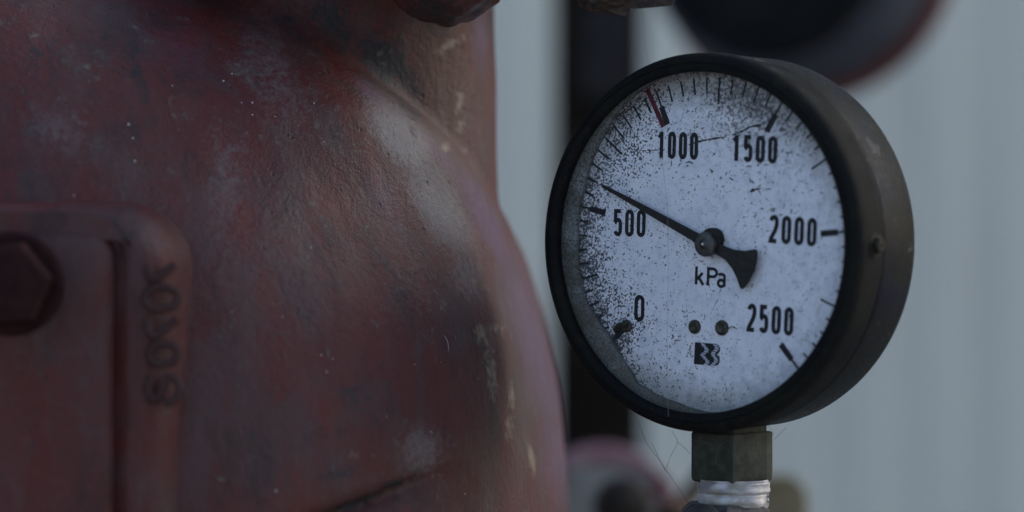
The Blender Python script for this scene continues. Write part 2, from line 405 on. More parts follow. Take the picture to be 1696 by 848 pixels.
# cover frame and cover plate, proud of the body on the left
def rrect(x0, x1, z0, z1, r, y, inset=0, n=8):
    x0 += inset; x1 -= inset; z0 += inset; z1 -= inset; r = max(r-inset, 4); out = []
    for cx, cz, a0 in ((x1-r, z1-r, 0), (x0+r, z1-r, 90), (x0+r, z0+r, 180), (x1-r, z0+r, 270)):
        for k in range(n+1):
            t = R(a0+90*k/n); out.append(np.array([cx+r*math.cos(t), y, cz+r*math.sin(t)]))
    return out
FX0, FX1, FZ0, FZ1 = -1330, -503, -760, 86
rings = [rrect(FX0, FX1, FZ0, FZ1, 110, -60)]+[rrect(FX0, FX1, FZ0, FZ1, 110, -235-110*math.sin(R(a)), 62*(1-math.cos(R(a)))) for a in range(0, 91, 15)]
PX0, PX1, PZ0, PZ1 = -1250, -594, -690, 60
rings += [rrect(PX0, PX1, PZ0, PZ1, 70, -345, -8), rrect(PX0, PX1, PZ0, PZ1, 66, -341, 0), rrect(PX0, PX1, PZ0, PZ1, 64, -330, 7), rrect(PX0, PX1, PZ0, PZ1, 64, -326, 34)]
v, f = loops(rings); mesh('cover_frame', v, f, RED, pump, sharp=50)
rings = [rrect(PX0, PX1, PZ0, PZ1, 64, -310, 16)]+[rrect(PX0, PX1, PZ0, PZ1, 64, -326-28*math.sin(R(a)), 16+30*(1-math.cos(R(a)))) for a in range(0, 91, 18)]
rings += [rrect(PX0, PX1, PZ0, PZ1, 64, -358, 85), rrect(PX0, PX1, PZ0, PZ1, 64, -352, 102)]
v, f = loops(rings); plate = mesh('cover_plate', v, f, RED, pump, sharp=50)
boltm = simple('dark_red_grimy_paint', (.02, .009, .010), (.035, .014, .014), .75, 160, .0006, spec=.05)
cB = W(20, 470, -353)
v, f = lathe([(0, 30), (0, 76), (-8, 80), (-14, 74), (-14, 30)], cB, (0, 1, 0), 48); mesh('washer', v, f, boltm, plate)
def hexring(r, y, rot=8):
    return [cB+np.array([r*math.cos(R(rot+60*k)), y, r*math.sin(R(rot+60*k))]) for k in range(6)]
v, f = loops([hexring(66, -14), hexring(68, -18), hexring(68, -58), hexring(62, -66), hexring(46, -70)]); mesh('bolt_head', v, f, boltm, plate, sharp=25)
letm = simple('dull_cast_letter_paint', (.046, .022, .021), (.066, .036, .034), .65, 90, .0004, spec=.15)
# raised cast characters, reading up the frame
def yfr(): return -347
def cast(pxs, r=7.0, closed=False):
    pts = smooth_path([W(a, b, yfr()) for a, b in pxs], 6, closed)
    v, f = tube(pts, r, 10, closed); v = np.array(v); v[:, 1] = -345+(v[:, 1]+347)*.95-2.0
    mesh('raised_character', v, f, letm, pump, sharp=None)
cast([(243, 440), (256, 462), (290, 437)])
cast([(268, 475), (290, 482), (294, 495), (285, 508), (265, 512), (247, 506), (241, 492), (250, 480)], closed=True)
cast([(243, 527), (254, 556), (294, 528)])
cast([(290, 574), (293, 592), (280, 602), (258, 600), (248, 588), (255, 574), (275, 570)], closed=True)
cast([(272, 668), (290, 662), (298, 645), (290, 628), (276, 626), (270, 642), (264, 658), (252, 660), (246, 644), (252, 624)])

# ------------------------------------------------------------------ second rusted lug at the top
rustm = simple('scaly_dark_rust', (.022, .016, .014), (.075, .045, .03), .85, 500, .0012)
lug = thing('rusted_bracket', 'rough dark rusted bracket end hanging at the top above the gauge', 'bracket', tuple(world_pts(W(1010, -60, 20))[0]))
def rough_blob(ctr, rad, seed, name, amp=.07, res=40, fn=None):
    rs = np.random.RandomState(seed); v = []; f = []
    K = [(rs.normal(size=3), rs.uniform(0, 6.28), rs.uniform(.5, 1)) for _ in range(22)]
    for i in range(res+1):
        th = math.pi*i/res
        for k in range(2*res):
            ph = math.pi*k/res; d = np.array([math.sin(th)*math.cos(ph), math.sin(th)*math.sin(ph), math.cos(th)])
            q = 1+amp*sum(a*math.sin(d@kk*(3+j*.5)+p) for j, (kk, p, a) in enumerate(K))/4
            p = np.sign(d)*np.abs(d)**.8*np.array(rad)*q+ctr
            v.append(fn(p) if fn else p)
    for i in range(res):
        for k in range(2*res):
            k2 = (k+1) % (2*res); f.append((i*2*res+k, i*2*res+k2, (i+1)*2*res+k2, (i+1)*2*res+k))
    return mesh(name, v, f, rustm, lug, sharp=None)
rough_blob(W(1006, -24, 10), (54, 60, 46), 3, 'knuckle')
v, f = prism([(960, -60), (975, 2), (1012, 20), (1036, 27), (1041, 14), (1060, 14), (1112, 9), (1118, 0), (1120, -60)], lambda a, b, h: W(a, b, h), -25, 40)
mesh('arm', v, f, rustm, lug, smooth=False)
v, f = prism([(560, -150), (560, -62), (1120, -58), (1120, -150)], lambda a, b, h: W(a, b, h), -15, 60)
mesh('tie_bar', v, f, rustm, lug, smooth=False)

# ------------------------------------------------------------------ the pressure gauge
YAW, ROLL = 37.0, R(5.0)
gd = np.array([math.sin(R(YAW)), math.cos(R(YAW)), .012]); gd /= np.linalg.norm(gd)          # axis, pointing into the gauge
gr_ = np.array([math.cos(R(YAW)), -math.sin(R(YAW)), 0]); gu = np.cross(gr_, gd)
G0 = W(1151, 402, -65)
def GP(a, b, s): return G0+gr_*a+gu*b+gd*s
def on_plane(px, py, s):
    o = np.array([0, -D, 0.]); vv = np.array([px-848, D, 424-py], float); c = G0+gd*s
    t = ((c-o)@gd)/(vv@gd); q = o+vv*t-c; return q@gr_, q@gu
DS = 33.0                                                                                    # depth of the dial face behind the front edge

cm = M('worn_black_case_paint')
cn = cm.noise(90, 5, .6); cf = cm.noise(700, 5, .65); ck = cm.noise(160, 6, .7, cm.mapping((1, 1, 1), loc=(2, 5, 7)))
ccol = cm.mix(cm.ramp(cn, [(.35, 0.), (.7, 1.)]), (.009, .010, .011), (.018, .019, .016))
ccol = cm.mix(cm.math('MULTIPLY', cm.ramp(cf, [(.6, 0.), (.7, 1.)]), .3), ccol, (.10, .09, .075))
ccol = cm.mix(cm.math('MULTIPLY', cm.ramp(cm.noise(60, 5, .7, cm.mapping((1, 1, 1), loc=(7, 5, 7))), [(.5, 0.), (.62, 1.)]), .6), ccol, (.012, .013, .026))
ccol = cm.mix(cm.math('MULTIPLY', cm.ramp(ck, [(.62, 0.), (.66, 1.)]), .5), ccol, (.10, .10, .10))
case_mat = cm.done(ccol, cm.ramp(cf, [(.3, .36), (.7, .6)]), cm.bump(cf, .00015, .6), 0., .05)
rm = M('black_bezel_paint'); rf = rm.noise(900, 5, .65)
rk = rm.noise(140, 6, .7, rm.mapping(loc=(3, 3, 1))); rg = rm.noise(2400, 3, .6); rb = rm.noise(50, 4, .6)
rcol = rm.mix(rm.ramp(rb, [(.35, 0.), (.65, 1.)]), (.007, .007, .009), (.011, .012, .010))
rcol = rm.mix(rm.math('MULTIPLY', rm.ramp(rk, [(.5, 0.), (.66, 1.)]), .55), rcol, (.019, .020, .015))
rcol = rm.mix(rm.math('MULTIPLY', rm.ramp(rg, [(.6, 0.), (.7, 1.)]), .6), rcol, (.05, .048, .042))
rcol = rm.mix(rm.math('MULTIPLY', rm.attr('pale_top'), rm.ramp(rm.noise(160, 6, .7), [(.52, 0.), (.57, 1.)])), rcol, (.12, .13, .14))
ring_mat = rm.done(rcol, rm.ramp(rk, [(.3, .55), (.7, .8)]), rm.bump(rf, .0003, .7), 0., .06)
gauge = thing('pressure_gauge', 'round black dial pressure gauge in kPa with speckled white face', 'gauge', tuple(world_pts(W(1211, 760, 5))[0]))
def arc(s0, r0, rs, rr, a0, a1, n=8): return [(s0+rs*math.sin(R(a0+(a1-a0)*k/n)), r0+rr*math.cos(R(a0+(a1-a0)*k/n))) for k in range(n+1)]
# bezel: inner lip, rolled front, skirt with a seam
pr = [(14, 281), (5, 280)]+arc(8, 296, 12, 15, -150+360, -20+360+0, 10)
pr = [(28, 287), (10, 281), (2, 279)]+[(-2.5, 282), (-4.5, 289), (-4.6, 292), (-3.0, 292.8), (-3.0, 294.2), (-4.6, 295), (-4, 299), (-1, 303), (4, 307.5), (11, 310.5), (20, 311.4), (40, 310.8), (60, 310.3), (68, 310.3), (71, 309.0)]
v, f = lathe(pr, G0, gd, 160); bez = mesh('bezel', v, f, ring_mat, gauge, sharp=60)
_v = np.array(v)-G0; _a = np.degrees(np.arctan2(_v@gu, _v@gr_)); _s = _v@gd
_w = np.exp(-((_a-74)/10)**2)*np.clip((_s-14)/10, 0, 1)  # paler chips on the skirt around the top
at = bez.data.attributes.new('pale_top', 'FLOAT', 'POINT'); at.data.foreach_set('value', _w.astype(np.float32))
pr = [(40, 307.5), (70, 307.6), (73, 307.2), (76, 308.8), (85, 309.4), (170, 309.0), (181, 306), (188, 296), (192, 280), (192, .1)]
v, f = lathe(pr, G0, gd, 160); case = mesh('case', v, f, case_mat, gauge, sharp=60)
# inside wall and gasket ring round the dial
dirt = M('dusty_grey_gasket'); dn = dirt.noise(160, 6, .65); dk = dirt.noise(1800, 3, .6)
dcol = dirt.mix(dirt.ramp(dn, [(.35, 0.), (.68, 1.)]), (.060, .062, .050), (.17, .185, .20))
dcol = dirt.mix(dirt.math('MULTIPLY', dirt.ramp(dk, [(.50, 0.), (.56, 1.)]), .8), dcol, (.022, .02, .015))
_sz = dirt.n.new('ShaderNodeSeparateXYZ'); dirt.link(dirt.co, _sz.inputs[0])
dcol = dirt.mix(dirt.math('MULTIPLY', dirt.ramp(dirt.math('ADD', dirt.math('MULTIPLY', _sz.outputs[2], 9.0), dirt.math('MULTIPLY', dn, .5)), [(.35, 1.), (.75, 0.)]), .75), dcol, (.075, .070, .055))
gask_mat = dirt.done(dcol, .8, dirt.bump(dk, .0001))
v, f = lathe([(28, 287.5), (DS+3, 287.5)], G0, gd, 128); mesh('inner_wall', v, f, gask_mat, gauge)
# gasket: inner edge uneven, tight at the left and bottom, clear of the face at the top
ring_in = []
_kp = [np.array(on_plane(a, b, DS-6)) for a, b in ((1100, 128), (1040, 166), (995, 232), (968, 310), (957, 380), (958, 430), (966, 490), (986, 522), (1009, 557), (1020, 575), (1043, 612), (1057, 639), (1067, 640), (1086, 653), (1112, 664), (1150, 677), (1200, 684), (1250, 674))]
_ka = [(math.degrees(math.atan2(q[1], q[0])) % 360, math.hypot(*q)) for q in _kp]+[(360, 287), (0, 287), (40, 286), (75, 284)]
_ka = sorted(_ka); key = _ka
def rin(th):       # th measured from gr_ counter-clockwise, degrees
    th = th % 360
    return np.interp(th, [a for a, _ in key], [b for _, b in key])+.7*math.sin(th*.31)+.5*math.sin(th*.77)
n = 180; rings = []
for dr, s in ((None, DS-1), (0, DS-1), (0, DS-8), (2.5, DS-11), (8, DS-12), (None, DS-13)):
    ringv = []
    for k in range(n):
        th = 360*k/n; r = 287.6 if dr is None else min(rin(th)+dr, 287)
        ringv.append(GP(r*math.cos(R(th)), r*math.sin(R(th)), s))
    rings.append(ringv)
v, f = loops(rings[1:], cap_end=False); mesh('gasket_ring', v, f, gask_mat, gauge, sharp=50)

# dial face
dm = M('speckled_white_dial_enamel')
sp = dm.n.new('ShaderNodeSeparateXYZ'); dm.link(dm.co, sp.inputs[0])
dens = dm.attr('dirt')
big = dm.noise(110, 4, .6); fine = dm.noise(1650, 2.5, .6); fine2 = dm.noise(1050, 4, .7, dm.mapping(loc=(4, 2, 9)), .6); blot = dm.noise(420, 5, .6, dm.mapping(loc=(1, 8, 3)))
base = dm.mix(dm.ramp(big, [(.3, 0.), (.7, 1.)]), (.62, .64, .735), (.71, .72, .80))
base = dm.mix(dm.math('MULTIPLY', dm.ramp(dm.noise(300, 5, .7), [(.48, 0.), (.7, 1.)]), .5), base, (.33, .38, .47))
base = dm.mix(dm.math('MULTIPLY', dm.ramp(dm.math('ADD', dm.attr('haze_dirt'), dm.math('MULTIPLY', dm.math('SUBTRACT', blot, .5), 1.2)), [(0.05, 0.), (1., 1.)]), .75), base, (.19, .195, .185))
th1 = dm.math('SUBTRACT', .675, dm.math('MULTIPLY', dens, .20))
th1 = dm.math('SUBTRACT', th1, dm.math('MULTIPLY', dm.math('SUBTRACT', big, .5), .25))
th1 = dm.math('SUBTRACT', th1, dm.math('MULTIPLY', dm.math('SUBTRACT', blot, .5), .25))
s1 = dm.math('MULTIPLY', dm.math('SUBTRACT', fine, th1), 45); s1 = dm.math('MINIMUM', dm.math('MAXIMUM', s1, 0), 1)
th2 = dm.math('SUBTRACT', .74, dm.math('MULTIPLY', dm.attr('blot'), .20))
s2_ = dm.math('MULTIPLY', dm.math('SUBTRACT', fine2, th2), 22); s2_ = dm.math('MINIMUM', dm.math('MAXIMUM', s2_, 0), 1)
dcol = dm.mix(dm.math('MULTIPLY', s1, .92), base, (.022, .021, .026))
dcol = dm.mix(dm.math('MULTIPLY', s2_, .8), dcol, (.035, .032, .038))
hh = dm.math('SUBTRACT', dm.math('MULTIPLY', blot, .2), s1)
dial_mat = dm.done(dcol, .55, dm.bump(hh, .00005, .6), 0., .35)
v = [GP(0, 0, DS)]; f = []; nr, na = 34, 120; RD = 286.5
for i in range(1, nr+1):
    for k in range(na):
        r = RD*i/nr; v.append(GP(r*math.cos(2*math.pi*k/na), r*math.sin(2*math.pi*k/na), DS))
for k in range(na): f.append((0, 1+k, 1+(k+1) % na))
for i in range(nr-1):
    for k in range(na): k2 = (k+1) % na; f.append((1+i*na+k, 1+(i+1)*na+k, 1+(i+1)*na+k2, 1+i*na+k2))
dial = mesh('dial_face', v, f, dial_mat, gauge, smooth=False)
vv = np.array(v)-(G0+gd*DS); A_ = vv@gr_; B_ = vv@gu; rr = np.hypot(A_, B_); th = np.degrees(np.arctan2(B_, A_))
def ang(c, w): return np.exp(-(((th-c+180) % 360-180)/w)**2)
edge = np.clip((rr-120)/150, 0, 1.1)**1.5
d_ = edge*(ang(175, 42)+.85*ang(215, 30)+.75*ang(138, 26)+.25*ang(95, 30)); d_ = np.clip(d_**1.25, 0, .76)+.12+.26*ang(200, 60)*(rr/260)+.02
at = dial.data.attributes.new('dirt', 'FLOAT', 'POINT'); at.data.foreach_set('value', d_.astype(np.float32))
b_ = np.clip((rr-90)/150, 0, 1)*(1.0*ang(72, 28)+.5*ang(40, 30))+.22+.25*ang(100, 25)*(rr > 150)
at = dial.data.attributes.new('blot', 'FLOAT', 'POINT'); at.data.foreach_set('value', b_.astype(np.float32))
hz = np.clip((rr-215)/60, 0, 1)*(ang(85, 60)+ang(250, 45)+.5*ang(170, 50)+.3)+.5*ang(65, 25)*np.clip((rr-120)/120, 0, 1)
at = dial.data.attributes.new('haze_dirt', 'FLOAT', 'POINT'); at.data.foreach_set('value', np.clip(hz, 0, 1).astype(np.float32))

ink = simple('black_dial_ink', (.012, .012, .016), (.022, .022, .028), .6, 900, .00001, spec=.2)
redink = simple('faded_red_dial_ink', (.065, .012, .02), (.10, .02, .03), .6, 900, .00001, spec=.2)
white = simple('white_dial_ink', (.5, .55, .66), (.6, .64, .74), .6, 900, .00001)
INK = .35
def flat(name, poly, s, mat, th_=.3, parent=dial):
    v, f = prism(poly, lambda a, b, h: GP(a, b, h), s, s-th_)
    return mesh(name, v, f, mat, parent, smooth=False)
TC = (5.8, -1.4)
def tick(val, r0, r1, w, mat=ink, name='tick_mark', jit=0, s=DS-INK):
    t = R(225-270*val/2500)-ROLL; c, sn = math.cos(t), math.sin(t)
    q = [(TC[0]+r*c-o*sn, TC[1]+r*sn+o*c) for r, o in ((r0, -w/2), (r1, -w/2*.95), (r1, w/2*.95), (r0, w/2))]
    flat(name, q, s, mat)
for k in range(51):
    val = k*50; jr = random.uniform(-1.5, 1.5)
    if val % 500 == 0:
        tick(val, 243, 273, 3.6); tick(val, 213, 245, 10.5, name='major_tick_mark', s=DS-INK-.05)
    elif val % 250 == 0: tick(val, 230+jr, 273, 3.6)
    else: tick(val, 246+jr+(6 if val > 1550 else 0), 273, 3.4)
q = [on_plane(a, b, DS) for a, b in ((1069, 149), (1076, 147), (1102.5, 208), (1096, 212))]
flat('red_limit_mark', q, DS-INK-.2, redink)

# characters, drawn as strokes on a unit cell
def stroke_mesh(paths, w, base, ex, ey, name, s=DS-INK, mat=ink):
    """paths in cell units (x along ex, y along ey, both 2-D dial vectors per unit)"""
    V2, F2 = [], []
    for lay, (pts, closed) in enumerate(paths):
        P2 = [np.array([base[0]+x*ex[0]+y*ey[0], base[1]+x*ex[1]+y*ey[1]]) for x, y in pts]; m = len(P2); o = len(V2)
        ss = s-.04*lay
        for i, p in enumerate(P2):
            a = P2[(i+1) % m] if (closed or i < m-1) else None; b = P2[i-1] if (closed or i > 0) else None
            d1 = (p-b)/np.linalg.norm(p-b) if b is not None else None
            d2 = (a-p)/np.linalg.norm(a-p) if a is not None else None
            if d1 is None: d1 = d2
            if d2 is None: d2 = d1
            n1 = np.array([-d1[1], d1[0]]); n2 = np.array([-d2[1], d2[0]]); nn = n1+n2; nn /= np.linalg.norm(nn); k = w/2/max(nn@n1, .5)
            for sg, h in ((1, ss-.3), (-1, ss-.3), (-1, ss), (1, ss)): V2.append(GP(*(p+nn*k*sg), h))
        for i in range(m if closed else m-1):
            j = (i+1) % m
            for e in range(4): F2.append((o+i*4+e, o+i*4+(e+1) % 4, o+j*4+(e+1) % 4, o+j*4+e))
        if not closed: F2 += [(o, o+1, o+2, o+3), (o+(m-1)*4+3, o+(m-1)*4+2, o+(m-1)*4+1, o+(m-1)*4)]
    return mesh(name, V2, F2, mat, dial, smooth=False)
def sarc(cx, cy, rx, ry, a0, a1, n=8): return [(cx+rx*math.cos(R(a0+(a1-a0)*k/n)), cy+ry*math.sin(R(a0+(a1-a0)*k/n))) for k in range(n+1)]
# cell: x 0..1 = glyph width between stroke centres, y 0..1 = height between stroke centres
GL = {
 '0': [(sarc(.5, .82, .5, .18, 0, 180)+sarc(.5, .18, .5, .18, 180, 360), True)],
 '1': [([(.05, .80), (.62, 1.0)], False), ([(.62, 1.07), (.62, -.07)], False)],
 '2': [(sarc(.5, .80, .5, .20, 170, 0)+[(.98, .66), (.78, .46), (.1, .12), (.0, .0), (1.05, .0)], False)],
 '5': [([(.98, 1.0), (.06, 1.0), (.03, .52)], False), ([(.03, .55)]+sarc(.5, .46, .48, .16, 150, 0)+sarc(.5, .18, .48, .18, 0, -165), False)],
}
def number(txt, bl, br, tl, wd=6.8):
    """bl, br, tl: where its lower left, lower right and upper left corners are seen"""
    bl, br, tl = (np.array(on_plane(*p, DS)) for p in (bl, br, tl))
    X = br-bl; Y = tl-bl; n = len(txt); L = np.linalg.norm(X); ux = X/L; h = np.linalg.norm(Y); uy = Y/h
    gap = 6.0; cw = (L-gap*(n-1))/n
    paths = []; cwc = cw-wd
    for i, ch in enumerate(txt):
        x0 = i*(cw+gap)+wd/2
        for pts, cl in GL[ch]:
            paths.append(([(x0+a*cwc, wd/2+b*(h-wd)) for a, b in pts], cl))
    stroke_mesh(paths, wd, bl, ux, uy, 'printed_number')
number('0', (1050.5, 532), (1067, 533), (1051.5, 488))
number('500', (1016, 391), (1069, 393), (1017, 346))
number('1000', (1088, 262), (1156, 265), (1089, 217))
number('1500', (1211, 267), (1287, 271.5), (1212.5, 222), 7.2)
number('2000', (1273, 402), (1352, 409), (1275, 355), 7.2)
number('2500', (1236.5, 549), (1313.5, 557), (1238.5, 502), 7.2)
# kPa
bl, br, tl = (np.array(on_plane(*p, DS)) for p in ((1151, 471), (1203, 475.5), (1152, 441)))
X = (br-bl)/100; Y = (tl-bl)/60
K = [([(4, 0), (4, 60)], False), ([(24, 40), (7, 18)], False), ([(12, 25), (27, 0)], False),
     ([(42, 0), (42, 56), ]+[(55, 56)]+sarc(56, 43, 13, 13, 80, -80)+[(55, 30), (43, 30)], False),
     ([(76, 36)]+sarc(84, 33, 10, 8, 130, 0)+[(94, 0)], False), (sarc(84, 11, 10, 11, 0, 360, 12)[:-1], True)]
stroke_mesh(K, 5.0, bl, X, Y, 'printed_unit')
# maker's mark: black block ending in two lobes, crossed by two columns of pale dashes
bl, br, tl = (np.array(on_plane(*p, DS)) for p in ((1149.5, 603), (1192, 607), (1151.5, 566.5)))
X = br-bl; Y = tl-bl
outl = [(0, 0), (.80, 0)]+sarc(.80, .27, .20, .27, -80, 70, 8)+sarc(.80, .76, .185, .24, -60, 85, 8)+[(.78, 1.0), (0, 1.0)]
flat('printed_mark', [tuple(bl+a*X+b*Y) for a, b in outl], DS-INK, ink)
for cx, amp in ((.40, .085), (.80, .07)):
    for i in range(12):
        y = .035+i*.082
        dx = amp*math.sin(i*math.pi*2/6.6+(0.3 if cx < .5 else -1.1))+(0.05 if (cx < .5 and i < 5) else 0)
        q = [(cx+dx-.075, y-.018), (cx+dx+.075, y-.026), (cx+dx+.068, y+.018), (cx+dx-.080, y+.026)]
        flat('pale_dash', [tuple(bl+a*X+b*Y) for a, b in q], DS-INK-.4, white)

# dark scratches and flaked lines on the enamel
scr = simple('dark_scratch_dirt', (.02, .02, .022), (.05, .05, .055), .8, 900, .00001)
def scratch(pts, w=1.4):
    P2 = [on_plane(a, b, DS) for a, b in pts]; P2 = smooth_path([(*p, 0) for p in P2], 5)
    r = [max(.25, w/2*(.45+random.random())) for _ in P2]; r[0] = r[-1] = .2
    v, f = tube([GP(p[0], p[1], DS-.2) for p in P2], r, 6); mesh('scratch', v, f, scr, dial)
scratch([(1045, 248), (1070, 249), (1102, 248)], 1.2)
scratch([(1140, 240), (1160, 234), (1180, 230), (1200, 227)], 2.6)
scratch([(1212, 224), (1228, 218), (1243, 210), (1262, 207)], 3.6)
scratch([(1242, 318), (1250, 314), (1258, 313)], 4.5)
scratch([(1135, 270), (1142, 268), (1148, 271)], 2.0)
scratch([(1144, 572), (1143, 582), (1145, 592)], 1.4)
scratch([(1180, 515), (1184, 506), (1190, 495)], 1.0)
scratch([(1196, 542), (1207, 544), (1212, 541), (1222, 545)], 2.2)
for _ in range(95):
    a = random.uniform(15, 120); rr_ = random.uniform(95, 262); c = np.array([rr_*math.cos(R(a)), rr_*math.sin(R(a))])
    L = random.uniform(1.5, 5.5); t = R(random.gauss(25, 40)); d2 = np.array([math.cos(t), math.sin(t)])*L
    pts = [GP(*(c-d2), DS-.2), GP(*(c+np.array([random.uniform(-1, 1), random.uniform(-1, 1)])), DS-.2), GP(*(c+d2), DS-.2)]
    rr2 = random.uniform(.5, 1.4)
    if _ == 0: ALL = ([], [])
    v, f = tube(pts, [.3, rr2, .3], 5); o_ = len(ALL[0]); ALL[0].extend(v); ALL[1].extend([tuple(i+o_ for i in q) for q in f])
mesh('enamel_flakes', ALL[0], ALL[1], scr, dial, kind='stuff')

# pointer
PS = 20.0
ptm = simple('matt_black_pointer', (.012, .011, .011), (.022, .02, .02), .6, 800, .00003, spec=.25)
PL = lambda pts, s=PS: [on_plane(a, b, s) for a, b in pts]
needle_px = [(997.0, 304.8), (1060, 336), (1110, 362), (1160, 388), (1172, 392), (1186, 402), (1214, 413), (1234, 415.5), (1251, 412.5), (1254.5, 415.5), (1254, 430), (1249, 450),
             (1241, 466), (1233, 477), (1229, 479), (1226, 476.5), (1221, 461), (1213, 445), (1202, 431), (1186, 421), (1172, 416), (1158, 408), (1145, 397.5), (1090, 365), (1040, 335), (998.5, 311)]
v, f = prism(PL(needle_px), lambda a, b, h: GP(a, b, h), PS+1.2, PS-1.2)
ptr = mesh('pointer', v, f, ptm, gauge, smooth=False)
hubm = simple('dark_brass_hub', (.03, .03, .032), (.07, .07, .07), .38, 500, .00008, metal=.5)
hc = on_plane(1168, 404.5, PS-8)
v, f = lathe([(4, .1), (4, 20), (-6, 20.5), (-9, 19), (-10, 16), (-10, 9), (-12, 7), (-13, .1)], GP(*hc, PS-2), gd, 48); mesh('hub', v, f, hubm, ptr, sharp=40)
c2 = on_plane(1181, 396, DS-6)
v, f = lathe([(-8, .1), (-8, 17), (-6, 18.5), (7.5, 18.5)], GP(*c2, DS-8), gd, 48); mesh('washer', v, f, ptm, ptr, sharp=40)
v, f = lathe([(0, .1), (.2, 2.0), (1.5, 2.6)], GP(hc[0]-1, hc[1], PS-15.5), gd, 16)
mesh('centre_rivet', v, f, simple('bright_steel', (.5, .5, .5), (.6, .6, .6), .35, 900, .00001, metal=.8), ptr)
# stop pin and two dial screws
pinm = simple('tarnished_olive_steel', (.02, .02, .015), (.07, .07, .05), .5, 1200, .0001, metal=.4)
a0 = on_plane(1040, 540, DS); a1 = on_plane(1040, 540, DS-5)
v, f = lathe([(1, .1), (-3, 10.5), (-6, 10.5), (-8, 8.5), (-8.6, .1)], GP(*a0, DS), gd, 28)
mesh('stop_screw', v, f, pinm, dial, sharp=40)
q0, q1, q2 = (np.array(on_plane(*p, DS-6)) for p in ((1041, 538), (1026, 539), (1017, 547)))
v, f = tube([GP(*q0, DS-9), GP(*q1, DS-8), GP(*q2, DS-2.5)], [4.5, 5, 4.2], 12); mesh('stop_pin', v, f, pinm, dial, sharp=50)
for a, b, rd in ((1151, 541.5, 11.5), (1196, 543, 12.5)):
    c = on_plane(a, b, DS)
    v, f = lathe([(1, rd+.6), (-2, rd), (-4.5, rd-1.5), (-5.5, rd-4), (-4, rd-6), (-4, .1)], GP(*c, DS), gd, 28)
    mesh('dial_screw', v, f, pinm, dial, sharp=40)
nutm_ = simple('grimy_dark_screw_steel', (.010, .010, .008), (.035, .032, .022), .7, 1200, .0002, spec=.15)
# bezel screw on the skirt
nrm = gr_*math.cos(R(-1))+gu*math.sin(R(-1)); cs = G0+gd*46+nrm*309
v, f = lathe([(0, 20), (3, 20), (3.5, 13), (10, 13), (13, 10), (13.5, 3), (11, 2), (11, .1)], cs, nrm, 24)
mesh('bezel_screw', v, f, nutm_, gauge, sharp=40)

# stem: neck, wrench block, thread with tape
nutm = simple('dark_olive_brass', (.024, .027, .021), (.048, .052, .040), .65, 260, .0003, spec=.2)
edgem = nutm
def footring(pts, py, y0=0, k=1.0):
    cx = 1213.5; out = []
    for a, yy in pts:
        p = W(cx, py, 0); out.append(np.array([p[0]+(a-cx)*k, yy*k+12, p[2]]))
    return out
foot_px = [(1146, -2), (1149, -8), (1206, -61), (1210, -63), (1214, -61), (1270, -12), (1272, -8), (1281, 6), (1279, 16), (1220, 70), (1206, 72), (1149, 14)]
Rr = [footring(foot_px, p, k=k) for p, k in ((712, .96), (716, 1), (786, 1.005), (795, .99), (799, .93))]
v, f = loops(Rr, cap_start=True); 
v, f = loops([footring(foot_px, 715.5, k=.965), footring(foot_px, 718, k=1), footring(foot_px, 786, k=1.003), footring(foot_px, 794, k=.99), footring(foot_px, 798, k=.93)], cap_start=True)
v = [p+np.array([0, 0, 0]) for p in v]
mesh('wrench_block', v, f, nutm, gauge, sharp=20)
v, f = loops([footring([(a-6 if a > 1213 else a+2, b) for a, b in foot_px], 680, k=.95), footring([(a-7 if a > 1213 else a+2, b) for a, b in foot_px], 719, k=.95)], cap_start=True)
mesh('stem_neck', v, f, nutm, gauge, sharp=20)
# PTFE tape, wrapped and wrinkled
tp = M('wrapped_white_thread_tape'); tn = tp.noise(150, 5, .55, tp.mapping((1, 1, 2.2), rot=(0, .12, 0))); t2 = tp.noise(120, 4, .6)
tcol = tp.mix(tp.ramp(tn, [(.4, 0.), (.62, 1.)]), (.22, .21, .22), (.56, .55, .58)); tcol = tp.mix(tp.math('MULTIPLY', tp.ramp(t2, [(.44, 0.), (.6, 1.)]), .75), tcol, (.27, .24, .16))
tape_mat = tp.done(tcol, .42, tp.bump(tn, .0005, .7), 0., .5)
ct = W(1214.5, 815, 12)
def wob(s, r, th_): return 1.0*math.sin(s*.35+th_*1.0)+.9*math.sin(th_*5+s*.12)+.5*math.sin(th_*11-s*.25)
pr = [(s, 58+1.0*math.tanh((abs(s+1+0)-2.2)*1.0)+(1.2 if s > 0 else 0)-(2.5 if s > 17 else 0)) for s in np.linspace(-24, 22, 48)]
v, f = lathe(pr, ct, (0, 0, 1), 96, wob=wob); mesh('thread_tape', v, f, tape_mat, gauge, sharp=None)
fl_pts = [(1262, 808), (1273, 806), (1268, 814), (1275, 824), (1270, 826), (1277, 833), (1266, 834), (1258, 822)]
v, f = prism(fl_pts, lambda a, b, h: W(a, b, h), -8, -5); mesh('tape_end', v, f, tape_mat, gauge, smooth=False)

